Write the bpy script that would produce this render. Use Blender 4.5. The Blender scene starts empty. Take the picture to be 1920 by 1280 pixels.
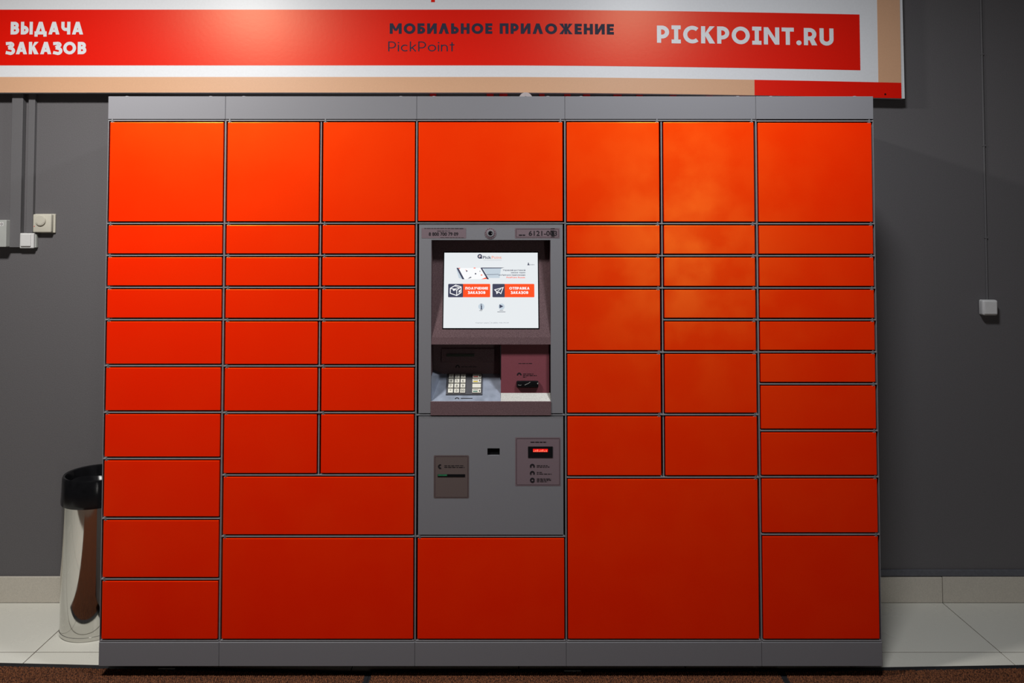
import bpy, bmesh, math, random
import numpy as np
from mathutils import Vector
random.seed(7)
R = math.radians
scene = bpy.context.scene
COL = scene.collection

# ------------------------------------------------------------------ camera, world, lights, exposure
cam_d = bpy.data.cameras.new('camera')
cam = bpy.data.objects.new('camera', cam_d)
COL.objects.link(cam)
cam.location = (0.0, -2.97, 1.61)
cam.rotation_euler = (R(92.08), 0, 0)
cam_d.sensor_width = 36.0
cam_d.lens = 36.0 * 1540.0 / 1920.0
cam_d.shift_x = 0.0120
cam_d.shift_y = -0.1432
cam_d.clip_start = 0.05
scene.camera = cam

world = bpy.data.worlds.new('hall_ambience')
scene.world = world
world.use_nodes = True
wbg = world.node_tree.nodes['Background']
wbg.inputs['Color'].default_value = (0.92, 0.94, 1.0, 1)
wbg.inputs['Strength'].default_value = 0.012

def area(name, loc, target, size, power, color=(1, 1, 1), size_y=None):
    d = bpy.data.lights.new(name, 'AREA')
    d.shape = 'RECTANGLE' if size_y else 'DISK'
    d.size = size
    if size_y:
        d.size_y = size_y
    d.energy = power
    d.color = color
    o = bpy.data.objects.new(name, d)
    COL.objects.link(o)
    o.location = loc
    o.rotation_euler = (Vector(target) - Vector(loc)).to_track_quat('-Z', 'Y').to_euler()
    return o

area('ceiling_downlight', (-1.52, -1.0, 2.99), (-1.52, -1.0, 0), 0.34, 79, (1.0, 0.985, 0.95))
area('ceiling_downlight', (0.81, -1.0, 2.99), (0.81, -1.0, 0), 0.34, 41, (0.96, 0.98, 1.0))
area('shop_window_light', (1.93, -6.0, 1.55), (0.64, 0, 1.58), 0.40, 18, (1.0, 0.97, 0.93), 1.5)

vs = scene.view_settings
vs.view_transform = 'Standard'
vs.look = 'None'
vs.exposure = 0.0
vs.gamma = 1.0
vs.use_curve_mapping = False

# ------------------------------------------------------------------ materials
MATS = {}
def mat(name, col, rough=0.5, metal=0.0, spec=0.5, var=0.0, vscale=40.0, bump=0.0, bscale=300.0,
        rvar=0.0, rscale=6.0, emit=0.0, speck=None, tint=None, gloss=None):
    if name in MATS:
        return MATS[name]
    m = bpy.data.materials.new(name)
    m.use_nodes = True
    nt = m.node_tree
    b = nt.nodes['Principled BSDF']
    b.inputs['Base Color'].default_value = (*col, 1)
    b.inputs['Roughness'].default_value = rough
    b.inputs['Metallic'].default_value = metal
    b.inputs['Specular IOR Level'].default_value = spec
    if tint:
        b.inputs['Specular Tint'].default_value = (*tint, 1)
    geo = nt.nodes.new('ShaderNodeNewGeometry')
    def noise(scale, detail=3.0):
        n = nt.nodes.new('ShaderNodeTexNoise')
        n.inputs['Scale'].default_value = scale
        n.inputs['Detail'].default_value = detail
        nt.links.new(geo.outputs['Position'], n.inputs['Vector'])
        return n
    def ramp(n, c0, c1, p0=0.3, p1=0.7):
        r = nt.nodes.new('ShaderNodeValToRGB')
        r.color_ramp.elements[0].position = p0
        r.color_ramp.elements[1].position = p1
        r.color_ramp.elements[0].color = (*c0, 1)
        r.color_ramp.elements[1].color = (*c1, 1)
        nt.links.new(n.outputs['Fac'], r.inputs['Fac'])
        return r
    if emit:
        b.inputs['Base Color'].default_value = (0.01, 0.01, 0.01, 1)
        b.inputs['Emission Color'].default_value = (*col, 1)
        b.inputs['Emission Strength'].default_value = emit
        b.inputs['Specular IOR Level'].default_value = 0.1
    elif speck:
        r = ramp(noise(vscale, 2.0), speck, col, 0.35, 0.65)
        nt.links.new(r.outputs['Color'], b.inputs['Base Color'])
    elif var:
        r = ramp(noise(vscale), [max(0, c * (1 - var)) for c in col], [c * (1 + var) for c in col])
        nt.links.new(r.outputs['Color'], b.inputs['Base Color'])
    if rvar:
        r = ramp(noise(rscale, 6.0), (rough - rvar,) * 3, (rough + rvar,) * 3)
        nt.links.new(r.outputs['Color'], b.inputs['Roughness'])
    if bump:
        bp = nt.nodes.new('ShaderNodeBump')
        bp.inputs['Strength'].default_value = bump
        bp.inputs['Distance'].default_value = 0.002
        n = noise(bscale, 2.0)
        nt.links.new(n.outputs['Fac'], bp.inputs['Height'])
        nt.links.new(bp.outputs['Normal'], b.inputs['Normal'])
    if gloss:
        # faint tinted gloss, wiped unevenly by many hands
        g = nt.nodes.new('ShaderNodeBsdfGlossy')
        g.inputs['Roughness'].default_value = 0.27
        r = ramp(noise(5.5, 7.0), [c * 0.35 for c in gloss], gloss, 0.38, 0.60)
        nt.links.new(r.outputs['Color'], g.inputs['Color'])
        ad = nt.nodes.new('ShaderNodeAddShader')
        nt.links.new(b.outputs['BSDF'], ad.inputs[0])
        nt.links.new(g.outputs['BSDF'], ad.inputs[1])
        nt.links.new(ad.outputs['Shader'], nt.nodes['Material Output'].inputs['Surface'])
    MATS[name] = m
    return m

M_door = mat('orange_powder_coat', (0.79, 0.003, 0.0), 0.50, 0, 0.9, tint=(1.0, 0.66, 0.0), var=0.05, vscale=900, bump=0.10, bscale=700, gloss=(0.10, 0.055, 0.006))
M_grey = mat('grey_powder_coat', (0.180, 0.178, 0.194), 0.5, 0, 0.35, var=0.07, vscale=700, bump=0.12, bscale=700)
M_edge = mat('bare_grey_frame', (0.27, 0.27, 0.29), 0.4, 0.2, 0.5, var=0.06, vscale=60)
M_dark = mat('black_gap_interior', (0.004, 0.004, 0.005), 0.8, 0, 0.1, var=0.2, vscale=30)
M_hinge = mat('dull_steel_hinge', (0.25, 0.25, 0.26), 0.45, 0.6, 0.5, var=0.1)
M_wall = mat('charcoal_wall_paint', (0.128, 0.121, 0.127), 0.66, 0, 0.2, var=0.07, vscale=260, bump=0.25, bscale=180)
M_conduit = mat('painted_conduit', (0.135, 0.130, 0.136), 0.5, 0, 0.3, var=0.05, vscale=200)
M_tile = mat('cream_floor_tile', (0.66, 0.645, 0.58), 0.30, 0, 0.4, var=0.05, vscale=320, rvar=0.06, rscale=5)
M_basetile = mat('beige_skirting_tile', (0.58, 0.535, 0.465), 0.42, 0, 0.4, var=0.08, vscale=240)
M_grout = mat('dark_grout', (0.09, 0.065, 0.05), 0.9, 0, 0.1, var=0.2, vscale=90)
M_trim = mat('grey_edge_strip', (0.11, 0.112, 0.13), 0.5, 0, 0.3, var=0.1, vscale=90)
M_pile = mat('brown_mat_pile', (0.20, 0.075, 0.034), 0.95, 0, 0.05, speck=(0.022, 0.011, 0.009), vscale=170)
M_rubber = mat('black_rubber', (0.010, 0.010, 0.012), 0.6, 0, 0.3, var=0.2, vscale=80)
M_swhite = mat('sign_white_vinyl', (0.72, 0.73, 0.76), 0.36, 0, 0.3, var=0.02, vscale=120, bump=0.05, bscale=60)
M_sred = mat('sign_red_vinyl', (0.76, 0.006, 0.002), 0.36, 0, 0.45, tint=(1, .72, .45), var=0.03, vscale=300, bump=0.05, bscale=60)
M_speach = mat('sign_peach_vinyl', (0.64, 0.37, 0.225), 0.38, 0, 0.3, var=0.03, vscale=300)
M_snavy = mat('sign_navy_ink', (0.022, 0.022, 0.045), 0.6, 0, 0.2, var=0.05)
M_oldred = mat('old_red_lettering', (0.70, 0.02, 0.02), 0.6, 0, 0.2, var=0.1)
M_chrome = mat('polished_steel', (0.66, 0.65, 0.62), 0.07, 1.0, 0.5, rvar=0.02, rscale=30)
M_black = mat('glossy_black_plastic', (0.006, 0.006, 0.007), 0.16, 0, 0.5, var=0.2)
M_cream = mat('cream_plastic', (0.56, 0.53, 0.45), 0.4, 0, 0.4, var=0.02)
M_white = mat('white_plastic', (0.66, 0.65, 0.65), 0.35, 0, 0.4, var=0.02)
M_ltgrey = mat('light_grey_box', (0.42, 0.43, 0.41), 0.45, 0, 0.4, var=0.03)
M_reddot = mat('red_indicator', (0.6, 0.03, 0.02), 0.4, var=0.05)
M_insert = mat('mauve_hammered_metal', (0.155, 0.095, 0.103), 0.5, 0, 0.3, speck=(0.088, 0.049, 0.055), vscale=420, bump=0.2, bscale=420)
M_cardbox = mat('mauve_reader_box', (0.195, 0.052, 0.068), 0.45, 0, 0.3, var=0.10, vscale=420)
M_tray = mat('brushed_tray_metal', (0.30, 0.335, 0.415), 0.36, 0.35, 0.5, var=0.14, vscale=26, rvar=0.06, rscale=40)
M_ledge = mat('speckled_ledge', (0.50, 0.49, 0.46), 0.5, 0.2, 0.4, speck=(0.34, 0.33, 0.31), vscale=500)
M_sticker = mat('mauve_sticker', (0.165, 0.118, 0.135), 0.5, 0, 0.35, var=0.10, vscale=500)
M_brownst = mat('brown_sticker', (0.105, 0.078, 0.074), 0.5, 0, 0.35, var=0.08, vscale=500)
M_stedge = mat('sticker_outline', (0.075, 0.045, 0.055), 0.5, var=0.1)
M_ink = mat('black_print', (0.012, 0.011, 0.014), 0.5, 0, 0.2, var=0.1)
M_inkgrey = mat('faded_print', (0.055, 0.042, 0.05), 0.5, 0, 0.2, var=0.1)
M_keypad = mat('keypad_plate', (0.075, 0.075, 0.085), 0.45, 0.2, 0.4, var=0.08)
M_key = mat('ivory_key', (0.62, 0.60, 0.53), 0.4, 0, 0.4, var=0.04)
M_kred = mat('key_red', (0.45, 0.03, 0.03), 0.4, var=0.05)
M_kyel = mat('key_yellow', (0.55, 0.40, 0.02), 0.4, var=0.05)
M_kgrn = mat('key_green', (0.06, 0.17, 0.13), 0.4, var=0.05)
M_slotg = mat('green_slot_insert', (0.02, 0.16, 0.07), 0.4, var=0.2)
M_slotd = mat('dark_green_slot', (0.008, 0.020, 0.008), 0.5, var=0.2)
M_tape = mat('dull_white_tape', (0.36, 0.31, 0.31), 0.5, var=0.05)
M_led = mat('red_display_digits', (0.85, 0.008, 0.006), emit=1.0)
M_lens = mat('camera_lens_glass', (0.004, 0.004, 0.006), 0.08, 0, 0.6, var=0.1)
S_white = mat('screen_white', (0.80, 0.835, 0.86), emit=1.0)
S_orange = mat('screen_orange', (1.0, 0.075, 0.006), emit=1.0)
S_navy = mat('screen_navy', (0.045, 0.05, 0.095), emit=1.0)
S_pure = mat('screen_bright_white', (0.95, 0.96, 0.97), emit=1.0)
S_grey = mat('screen_grey', (0.30, 0.33, 0.37), emit=1.0)
S_pale = mat('screen_pale_blue', (0.55, 0.64, 0.72), emit=1.0)
S_peach = mat('screen_peach', (0.90, 0.36, 0.26), emit=1.0)

# ------------------------------------------------------------------ mesh helpers
ORG = {}
def tag(o, label=None, cat=None, group=None, kind=None):
    if label: o['label'] = label
    if cat: o['category'] = cat
    if group: o['group'] = group
    if kind: o['kind'] = kind
    return o
def empty(name, loc, rz=0.0):
    o = bpy.data.objects.new(name, None)
    o.empty_display_size = 0.05
    COL.objects.link(o)
    o.location = loc
    o.rotation_euler.z = rz
    ORG[o] = Vector(loc)
    return o
def link_mesh(name, me, m, parent, org):
    o = bpy.data.objects.new(name, me)
    if m is not None and not me.materials:
        me.materials.append(m)
    COL.objects.link(o)
    org = Vector(org)
    ORG[o] = org
    if parent is not None:
        o.parent = parent
        o.location = org - ORG[parent]
    else:
        o.location = org
    return o
def from_bm(name, bm, m, parent=None, smooth=None):
    cs = [v.co for v in bm.verts]
    lo = Vector([min(c[i] for c in cs) for i in range(3)])
    hi = Vector([max(c[i] for c in cs) for i in range(3)])
    org = Vector(((lo.x + hi.x) / 2, (lo.y + hi.y) / 2, lo.z))
    bmesh.ops.translate(bm, verts=bm.verts, vec=-org)
    bmesh.ops.recalc_face_normals(bm, faces=bm.faces)
    me = bpy.data.meshes.new(name)
    bm.to_mesh(me)
    bm.free()
    if smooth is not None:
        for p in me.polygons:
            p.use_smooth = True
        me.set_sharp_from_angle(angle=R(smooth))
    return link_mesh(name, me, m, parent, org)
def bm_box(bm, lo, hi, bevel=0.0, seg=1):
    r = bmesh.ops.create_cube(bm, size=1.0)
    vs_ = r['verts']
    for v in vs_:
        v.co = Vector([(lo[i] + hi[i]) / 2 + v.co[i] * (hi[i] - lo[i]) for i in range(3)])
    if bevel:
        es = list({e for v in vs_ for e in v.link_edges})
        bmesh.ops.bevel(bm, geom=es, offset=bevel, segments=seg, profile=0.5, affect='EDGES')
def box(name, lo, hi, m, parent=None, bevel=0.0, seg=1, smooth=None):
    bm = bmesh.new()
    bm_box(bm, lo, hi, bevel, seg)
    return from_bm(name, bm, m, parent, smooth)
def boxes(name, lst, m, parent=None, bevel=0.0):
    bm = bmesh.new()
    for lo, hi in lst:
        bm_box(bm, lo, hi, bevel)
    return from_bm(name, bm, m, parent)
def lathe(name, prof, c, m, parent=None, n=64, smooth=30, axis='Z'):
    """closed surface of revolution; prof = [(r, h)], r may be 0 at the ends; axis Y points out of the wall (-Y)"""
    bm = bmesh.new()
    rings = []
    for r, h in prof:
        if r <= 1e-6:
            p = (c[0], c[1], c[2] + h) if axis == 'Z' else (c[0], c[1] - h, c[2])
            rings.append([bm.verts.new(p)])
        else:
            ring = []
            for k in range(n):
                a = 2 * math.pi * k / n
                if axis == 'Z':
                    p = (c[0] + r * math.cos(a), c[1] + r * math.sin(a), c[2] + h)
                else:
                    p = (c[0] + r * math.cos(a), c[1] - h, c[2] + r * math.sin(a))
                ring.append(bm.verts.new(p))
            rings.append(ring)
    for a, b in zip(rings[:-1], rings[1:]):
        if len(a) == 1 and len(b) == 1:
            continue
        for k in range(n):
            k2 = (k + 1) % n
            if len(a) == 1:
                bm.faces.new((a[0], b[k], b[k2]))
            elif len(b) == 1:
                bm.faces.new((a[k], a[k2], b[0]))
            else:
                bm.faces.new((a[k], a[k2], b[k2], b[k]))
    return from_bm(name, bm, m, parent, smooth)
def prism_x(name, prof, x0, x1, m, parent=None):
    """profile [(y, z)] extruded along X"""
    bm = bmesh.new()
    a = [bm.verts.new((x0, y, z)) for y, z in prof]
    b = [bm.verts.new((x1, y, z)) for y, z in prof]
    bm.faces.new(a)
    bm.faces.new(b[::-1])
    n = len(prof)
    for k in range(n):
        bm.faces.new((a[k], b[k], b[(k + 1) % n], a[(k + 1) % n]))
    return from_bm(name, bm, m, parent)

# ------------------------------------------------------------------ flat print: polygons in (u, v) mapped onto a plane
def flat(name, polys, mapf, m, parent=None, thick=0.0):
    verts, faces = [], []
    for p in polys:
        area2 = sum(p[i][0] * p[(i + 1) % len(p)][1] - p[(i + 1) % len(p)][0] * p[i][1] for i in range(len(p)))
        if abs(area2) < 1e-12:
            continue
        if area2 < 0:
            p = p[::-1]
        i0 = len(verts)
        q = [Vector(mapf(u, v)) for u, v in p]
        nn = Vector((0, 0, 0))
        for i in range(len(q)):
            nn += (q[i] - q[0]).cross(q[(i + 1) % len(q)] - q[0])
        nn.normalize()
        if nn.dot(Vector((0, -1, .5))) < 0:
            nn = -nn
        verts += [c + nn * (4e-5 * (len(faces) % 13)) for c in q]   # overlapping strokes never share a plane
        faces.append(list(range(i0, i0 + len(p))))
    lo = Vector([min(c[i] for c in verts) for i in range(3)])
    hi = Vector([max(c[i] for c in verts) for i in range(3)])
    org = (lo + hi) / 2
    me = bpy.data.meshes.new(name)
    me.from_pydata([v - org for v in verts], [], faces)
    me.update()
    return link_mesh(name, me, m, parent, org)
def rect(u0, v0, u1, v1):
    return [(u0, v0), (u1, v0), (u1, v1), (u0, v1)]
def rrect(u0, v0, u1, v1, r, n=5):
    pts = []
    for cu, cv, a0 in ((u1 - r, v1 - r, 0), (u0 + r, v1 - r, 90), (u0 + r, v0 + r, 180), (u1 - r, v0 + r, 270)):
        for k in range(n + 1):
            a = R(a0 + 90 * k / n)
            pts.append((cu + r * math.cos(a), cv + r * math.sin(a)))
    return pts
def disc(u, v, r, n=28):
    return [(u + r * math.cos(2 * math.pi * k / n), v + r * math.sin(2 * math.pi * k / n)) for k in range(n)]
def ribbon(pts, w, closed=False):
    """quads along a poly-line, mitred"""
    pts = [p for i, p in enumerate(pts) if i == 0 or math.hypot(p[0] - pts[i - 1][0], p[1] - pts[i - 1][1]) > 1e-7]
    n = len(pts)
    L_, R_ = [], []
    for i in range(n):
        p = Vector(pts[i])
        a = Vector(pts[i - 1]) if (i > 0 or closed) else None
        b = Vector(pts[(i + 1) % n]) if (i < n - 1 or closed) else None
        d0 = (p - a).normalized() if a is not None else None
        d1 = (b - p).normalized() if b is not None else None
        if d0 is None: d0 = d1
        if d1 is None: d1 = d0
        n0 = Vector((-d0.y, d0.x)); n1 = Vector((-d1.y, d1.x))
        mi = (n0 + n1)
        if mi.length < 1e-6: mi = n0
        mi.normalize()
        s = min(2.2, 1.0 / max(0.2, mi.dot(n0)))
        L_.append(p + mi * w / 2 * s); R_.append(p - mi * w / 2 * s)
    out = []
    for i in range(n if closed else n - 1):
        j = (i + 1) % n
        out.append([tuple(R_[i]), tuple(R_[j]), tuple(L_[j]), tuple(L_[i])])
    return out
def arc(cx, cy, rx, ry, a0, a1, n=16):
    return [(cx + rx * math.cos(R(a0 + (a1 - a0) * k / n)), cy + ry * math.sin(R(a0 + (a1 - a0) * k / n))) for k in range(n + 1)]
def ring(cx, cy, rx, ry, w, n=36):
    return ribbon(arc(cx, cy, rx, ry, 0, 360, n)[:-1], w, True)

def glyph(ch, w):
    """geometric sans letters, cap height 1; returns (polygons, advance width)"""
    h = w / 2
    P = []
    def stem(x, y0=0.0, y1=1.0): P.append(rect(x - h, y0, x + h, y1))
    def bar(x0, x1, y): P.append(rect(x0, y - h, x1, y + h))
    def bowl(x0, W, y0, y1):
        ry = (y1 - y0) / 2
        xs = max(x0, W - h - ry * 1.05)
        P.extend(ribbon([(x0, y1)] + arc(xs, (y0 + y1) / 2, W - h - xs, ry, 90, -90, 14) + [(x0, y0)], w))
    def leg(xb, xt, y0=0.0, y1=1.0, k=1.1):
        P.append([(xb - h * k, y0), (xb + h * k, y0), (xt + h * k, y1), (xt - h * k, y1)])
    W = 0.7
    if ch == ' ': return [], 0.30
    if ch in 'OО':
        W = 0.98; P += ring(W / 2, .5, W / 2 - h, .5 - h + .01, w)
    elif ch == 'В':
        W = 0.66; stem(h); bowl(h, W - .04, .5 + h * .2, 1 - h); bowl(h, W, h, .5 + h * .2)
    elif ch == 'Ь':
        W = 0.64; stem(h); bowl(h, W, h, .56)
    elif ch == 'Ы':
        W = 0.92; stem(h); bowl(h, .60, h, .56); stem(W - h)
    elif ch == 'Б':
        W = 0.64; stem(h); bowl(h, W, h, .56); bar(h, W - .06, 1 - h)
    elif ch in 'АЛДA':
        W = 0.86 if ch != 'Д' else 0.94
        if ch == 'Д':
            leg(.2, W / 2, 0.1); leg(W - .2, W / 2, 0.1); bar(0, W, h); stem(h, -.17, .1); stem(W - h, -.17, .1)
        else:
            leg(h * 1.1, W / 2); leg(W - h * 1.1, W / 2)
            if ch != 'Л': P.append(rect(.24, .19, W - .24, .19 + w * .8))
    elif ch == 'Ч':
        W = 0.70; stem(W - h); P.extend(ribbon([(h, 1.0), (h, .66)] + arc(h + .2, .62, .2, .22, 180, 270, 8) + [(W - h, .40)], w))
    elif ch == 'З':
        W = 0.64
        P.extend(ribbon([(0.0, 1 - h - .02)] + arc(.34, .755, .30 - h, .245 - h + .01, 90, -90, 14) + [(.2, .52)], w))
        P.extend(ribbon([(.2, .52)] + arc(.36, .27, .28 - h * .4, .25 - h * .35, 90, -90, 14) + [(0.0, h + .02)], w))
    elif ch in 'КK':
        W = 0.74; stem(h)
        P.append([(w * .9, .40), (w * .9 + .03, .62), (W - w * 1.35 + .03, 1), (W, 1)]); P.append([(w * .8, .52), (w * 1.8, .62), (W + .02, 0), (W - w * 1.3, 0)])
    elif ch == 'М':
        W = 1.0; stem(h); stem(W - h)
        P.append([(0, 1), (w * 1.05, 1), (W / 2 + h * .8, .28), (W / 2 - h * .8, .28)]); P.append([(W, 1), (W - w * 1.05, 1), (W / 2 - h * .8, .28), (W / 2 + h * .8, .28)])
    elif ch in 'И':
        W = 0.80; stem(h); stem(W - h); P.append([(0, 0), (w * 1.05, 0), (W, 1), (W - w * 1.05, 1)])
    elif ch == 'N':
        W = 0.84; stem(h); stem(W - h); P.append([(0, 1), (w * 1.05, 1), (W, 0), (W - w * 1.05, 0)])
    elif ch == 'Н':
        W = 0.74; stem(h); stem(W - h); bar(h, W - h, .5)
    elif ch == 'Е':
        W = 0.58; stem(h); bar(h, W, 1 - h); bar(h, W - .04, .5); bar(h, W, h)
    elif ch == 'П':
        W = 0.72; stem(h); stem(W - h); bar(h, W - h, 1 - h)
    elif ch in 'РP':
        W = 0.66; stem(h); bowl(h, W, .36, 1 - h)
    elif ch == 'R':
        W = 0.72; stem(h); bowl(h, W - .04, .40, 1 - h); P.append([(.24, .45), (.24 + w * 1.2, .45), (W, 0), (W - w * 1.3, 0)])
    elif ch == 'Ж':
        W = 1.10; c = W / 2; stem(c)
        for s in (-1, 1):
            P.append([(c + s * h, .40), (c + s * h, .63), (c + s * (c - w * 1.3), 1), (c + s * c, 1)]); P.append([(c + s * h, .37), (c + s * h, .60), (c + s * c, 0), (c + s * (c - w * 1.3), 0)])
    elif ch == 'У':
        W = 0.76; P.append([(.12, 0), (.12 + w * 1.15, 0), (W, 1), (W - w * 1.15, 1)]); P.append([(0, 1), (w * 1.15, 1), (W * .62, .36), (W * .42, .30)])
    elif ch in 'ТT':
        W = 0.66; stem(W / 2); bar(0, W, 1 - h)
    elif ch == 'I':
        W = 0.50; stem(W / 2); bar(0, W, 1 - h * .8); bar(0, W, h * .8)
    elif ch == 'C':
        W = 0.84; P.extend(ribbon(arc(.5, .5, .5 - h, .5 - h + .01, 48, 312, 26), w))
    elif ch == 'U':
        W = 0.76; r = W / 2 - h; P.extend(ribbon([(h, 1.0), (h, r + h)] + arc(W / 2, r + h, r, r, 180, 360, 14) + [(W - h, 1.0)], w))
    elif ch == '.':
        W = 0.28; P.append(disc(.14, .13, .14))
    elif ch == 'i':
        W = w; stem(h, 0, .68); P.append(disc(h, .88, w * .7, 10))
    elif ch == 'c':
        W = 0.60; P.extend(ribbon(arc(.35, .34, .35 - h, .34 - h, 50, 310, 20), w))
    elif ch == 'k':
        W = 0.56; stem(h); P.extend(ribbon([(h, .26), (W - h, .68)], w)); P.extend(ribbon([(.2, .38), (W - h, 0)], w))
    elif ch == 'o':
        W = 0.70; P += ring(.35, .34, .35 - h, .34 - h, w, 24)
    elif ch == 'n':
        W = 0.58; stem(h, 0, .68); r = W / 2 - h; P.extend(ribbon([(h, .34)] + arc(W / 2, .68 - h - r, r, r, 180, 0, 12) + [(W - h, 0)], w))
    elif ch == 't':
        W = 0.40; stem(.2, 0, .92); bar(0, W, .66)
    return P, W

def stroke_line(text, x0, x1, z0, z1, w, gap=0.13):
    """polygons of one line of lettering fitted into x0..x1, z0..z1"""
    out, x = [], 0.0
    for ch in text:
        P, W = glyph(ch, w)
        out += [[(u + x, v) for u, v in p] for p in P]
        x += W + gap
    total = x - gap
    sx = (x1 - x0) / total
    return [[(x0 + u * sx, z0 + v * (z1 - z0)) for u, v in p] for p in out]

_font_cache = {}
def font_polys(text, x, z, size, align='C', width=None, bold=0.0):
    """built-in font as polygons; baseline at z, cap-height about 0.73 * size"""
    cu = bpy.data.curves.new('t', 'FONT')
    cu.body = text
    cu.size = 1.0
    cu.offset = bold
    cu.resolution_u = 3
    o = bpy.data.objects.new('t', cu)
    COL.objects.link(o)
    dg = bpy.context.evaluated_depsgraph_get()
    me = bpy.data.meshes.new_from_object(o.evaluated_get(dg))
    bpy.data.objects.remove(o)
    bpy.data.curves.remove(cu)
    vs_ = [v.co.copy() for v in me.vertices]
    fs = [list(p.vertices) for p in me.polygons]
    bpy.data.meshes.remove(me)
    if not vs_:
        return []
    u0 = min(v.x for v in vs_); u1 = max(v.x for v in vs_)
    sx = (width / (u1 - u0)) if width else size
    ox = {'L': x, 'C': x - (u1 - u0) * sx / 2, 'R': x - (u1 - u0) * sx}[align]
    return [[(ox + (vs_[i].x - u0) * sx, z + vs_[i].y * size) for i in f] for f in fs]

def onY(y):
    return lambda u, v: (u, y, v)
def text_lines(lst):
    out = []
    for u0, u1, v, t in lst:
        # fine print too small to read: broken word strokes
        u = u0
        while u < u1:
            e = min(u1, u + random.uniform(0.006, 0.016))
            out.append(rect(u, v - t / 2, e, v + t / 2))
            u = e + 0.0022
    return out

# ------------------------------------------------------------------ the setting
WALL = 0.60
wall = box('wall_back', (-5, WALL, -0.05), (5, WALL + 0.15, 3.6), M_wall)
tag(wall, 'charcoal grey painted wall behind the lockers', kind='structure')
floor = box('floor', (-5, -6, -0.05), (5, WALL, -0.0025), M_grout)
tag(floor, 'cream tiled floor with thin dark joints', kind='structure')
JX = [-3.550, -2.950, -2.352, -1.752, -1.145, -0.538, 0.069, 0.676, 1.282, 1.888, 2.495, 3.1, 3.7]
JY = [WALL, 0.188, -0.412, -1.012]
for a, b in zip(JX[:-1], JX[1:]):
    for y1, y0 in zip(JY[:-1], JY[1:]):
        box('tile', (a + .0018, y0 + .0026, -0.012), (b - .0018, y1 - .0026, 0.0), M_tile, floor, 0.0008)
bb = box('baseboard_back', (JX[0], WALL - 0.004, 0.0), (JX[-1], WALL, 0.106), M_grout)
tag(bb, 'beige tile skirting along the grey wall', kind='structure')
for a, b in zip(JX[:-1], JX[1:]):
    box('skirting_tile', (a + .0014, WALL - 0.011, 0.0015), (b - .0014, WALL - 0.001, 0.108 + random.uniform(-.001, .002)), M_basetile, bb, 0.0012)
tr = box('trim_1', (1.30, WALL - 0.007, 0.111), (3.7, WALL, 0.137), M_trim, None, 0.001)
tag(tr, 'dark grey strip above the skirting right of the lockers', kind='structure')

# ------------------------------------------------------------------ locker modules
DEPTH = 0.575
ZT, ZF, ZB, Z0 = 2.075, 1.988, 0.135, 0.047
BAR = 0.0018      # half height of a divider edge
GAP = 0.0068      # half distance between two doors
def module(name, label, x0, x1, inner=((ZB, ZF),)):
    t = empty(name, ((x0 + x1) / 2, DEPTH / 2, 0.0))
    tag(t, label, 'parcel locker', 'modules of the parcel locker wall')
    a, b = x0 + .0004, x1 - .0004
    for xa in (a, b - .0020):
        box('side_panel', (xa, 0.002, Z0 + .002), (xa + .0020, DEPTH, ZT - .002), M_edge, t)
    for za, zb in inner:
        box('inner_panel', (a + .003, 0.034, za), (b - .003, 0.04, zb), M_dark, t)
    box('back_panel', (a + .003, DEPTH - .003, Z0 + .01), (b - .003, DEPTH, ZT - .004), M_grey, t)
    box('top_panel', (a, 0.003, ZT - .003), (b, DEPTH, ZT), M_grey, t)
    box('fascia', (a, -0.0015, ZF + .004), (b, 0.02, ZT + .0005), M_grey, t, 0.0012)
    box('plinth', (a, -0.0015, Z0), (b, 0.02, ZB - .0045), M_grey, t, 0.0012)
    for fx in (a + .05, b - .05):
        for fy in (0.12, DEPTH - .06):
            lathe('foot', [(0, 0), (.018, 0), (.018, .008), (.007, .010), (.007, Z0 + .004), (0, Z0 + .004)], (fx, fy, 0.0), M_rubber, t, 12)
    box('base_panel', (a + .003, 0.02, Z0 + .003), (b - .003, DEPTH - .003, Z0 + .006), M_grey, t)
    for fx in (a + .06, b - .06):
        lathe('bolt', [(0, 0), (.008, 0), (.008, .002), (.005, .0042), (0, .0045)], (fx, 0.018, ZT), M_edge, t, 12)
    return t
def hbar(t, x0, x1, z):
    box('divider', (x0, -0.0005, z - BAR), (x1, 0.036, z + BAR), M_edge, t)
def vbar(t, x, z0, z1):
    box('divider', (x - .0019, 0.003, z0), (x + .0019, 0.036, z1), M_edge, t)
def door(t, x0, x1, z0, z1, hinge, m=None):
    """x0..x1, z0..z1 are seam centres"""
    dz0, dz1 = z0 + GAP, z1 - GAP
    # the hinge side shows the wider dark gap
    l, r = (.0088, .0066) if hinge == 'L' else (.0066, .0088)
    j = random.uniform(-.0006, .0006)
    d = box('door', (x0 + l, -0.001 + j, dz0), (x1 - r, 0.018, dz1), m or M_door, t, 0.0016, 2)
    hx = x0 + .016 if hinge == 'L' else x1 - .016
    boxes('hinge', [((hx - .0022, -0.0015, dz1 - .001), (hx + .0022, 0.010, z1 + .0055)), ((hx - .006, 0.001, dz1 - .0005), (hx + .006, 0.010, dz1 + .0022))], M_hinge, d)
    return d
def column(t, x0, x1, seams, hinge):
    for a, b in zip(seams[:-1], seams[1:]):
        door(t, x0, x1, b, a, hinge)

X = [-1.422, -0.9955, -0.301, 0.2365, 0.930, 1.357]
XA, XB = -0.6485, 0.5865
# left end module
t1 = module('locker_module', 'narrow locker column with ten orange doors at the left end, beside the steel bin', X[0], X[1])
s1 = [ZF, 1.6145, 1.499, 1.384, 1.2685, 1.104, 0.938, 0.774, 0.563, 0.350, ZB]
column(t1, X[0], X[1], s1, 'L')
for z in s1: hbar(t1, X[0] + .0036, X[1] - .0036, z)
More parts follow.
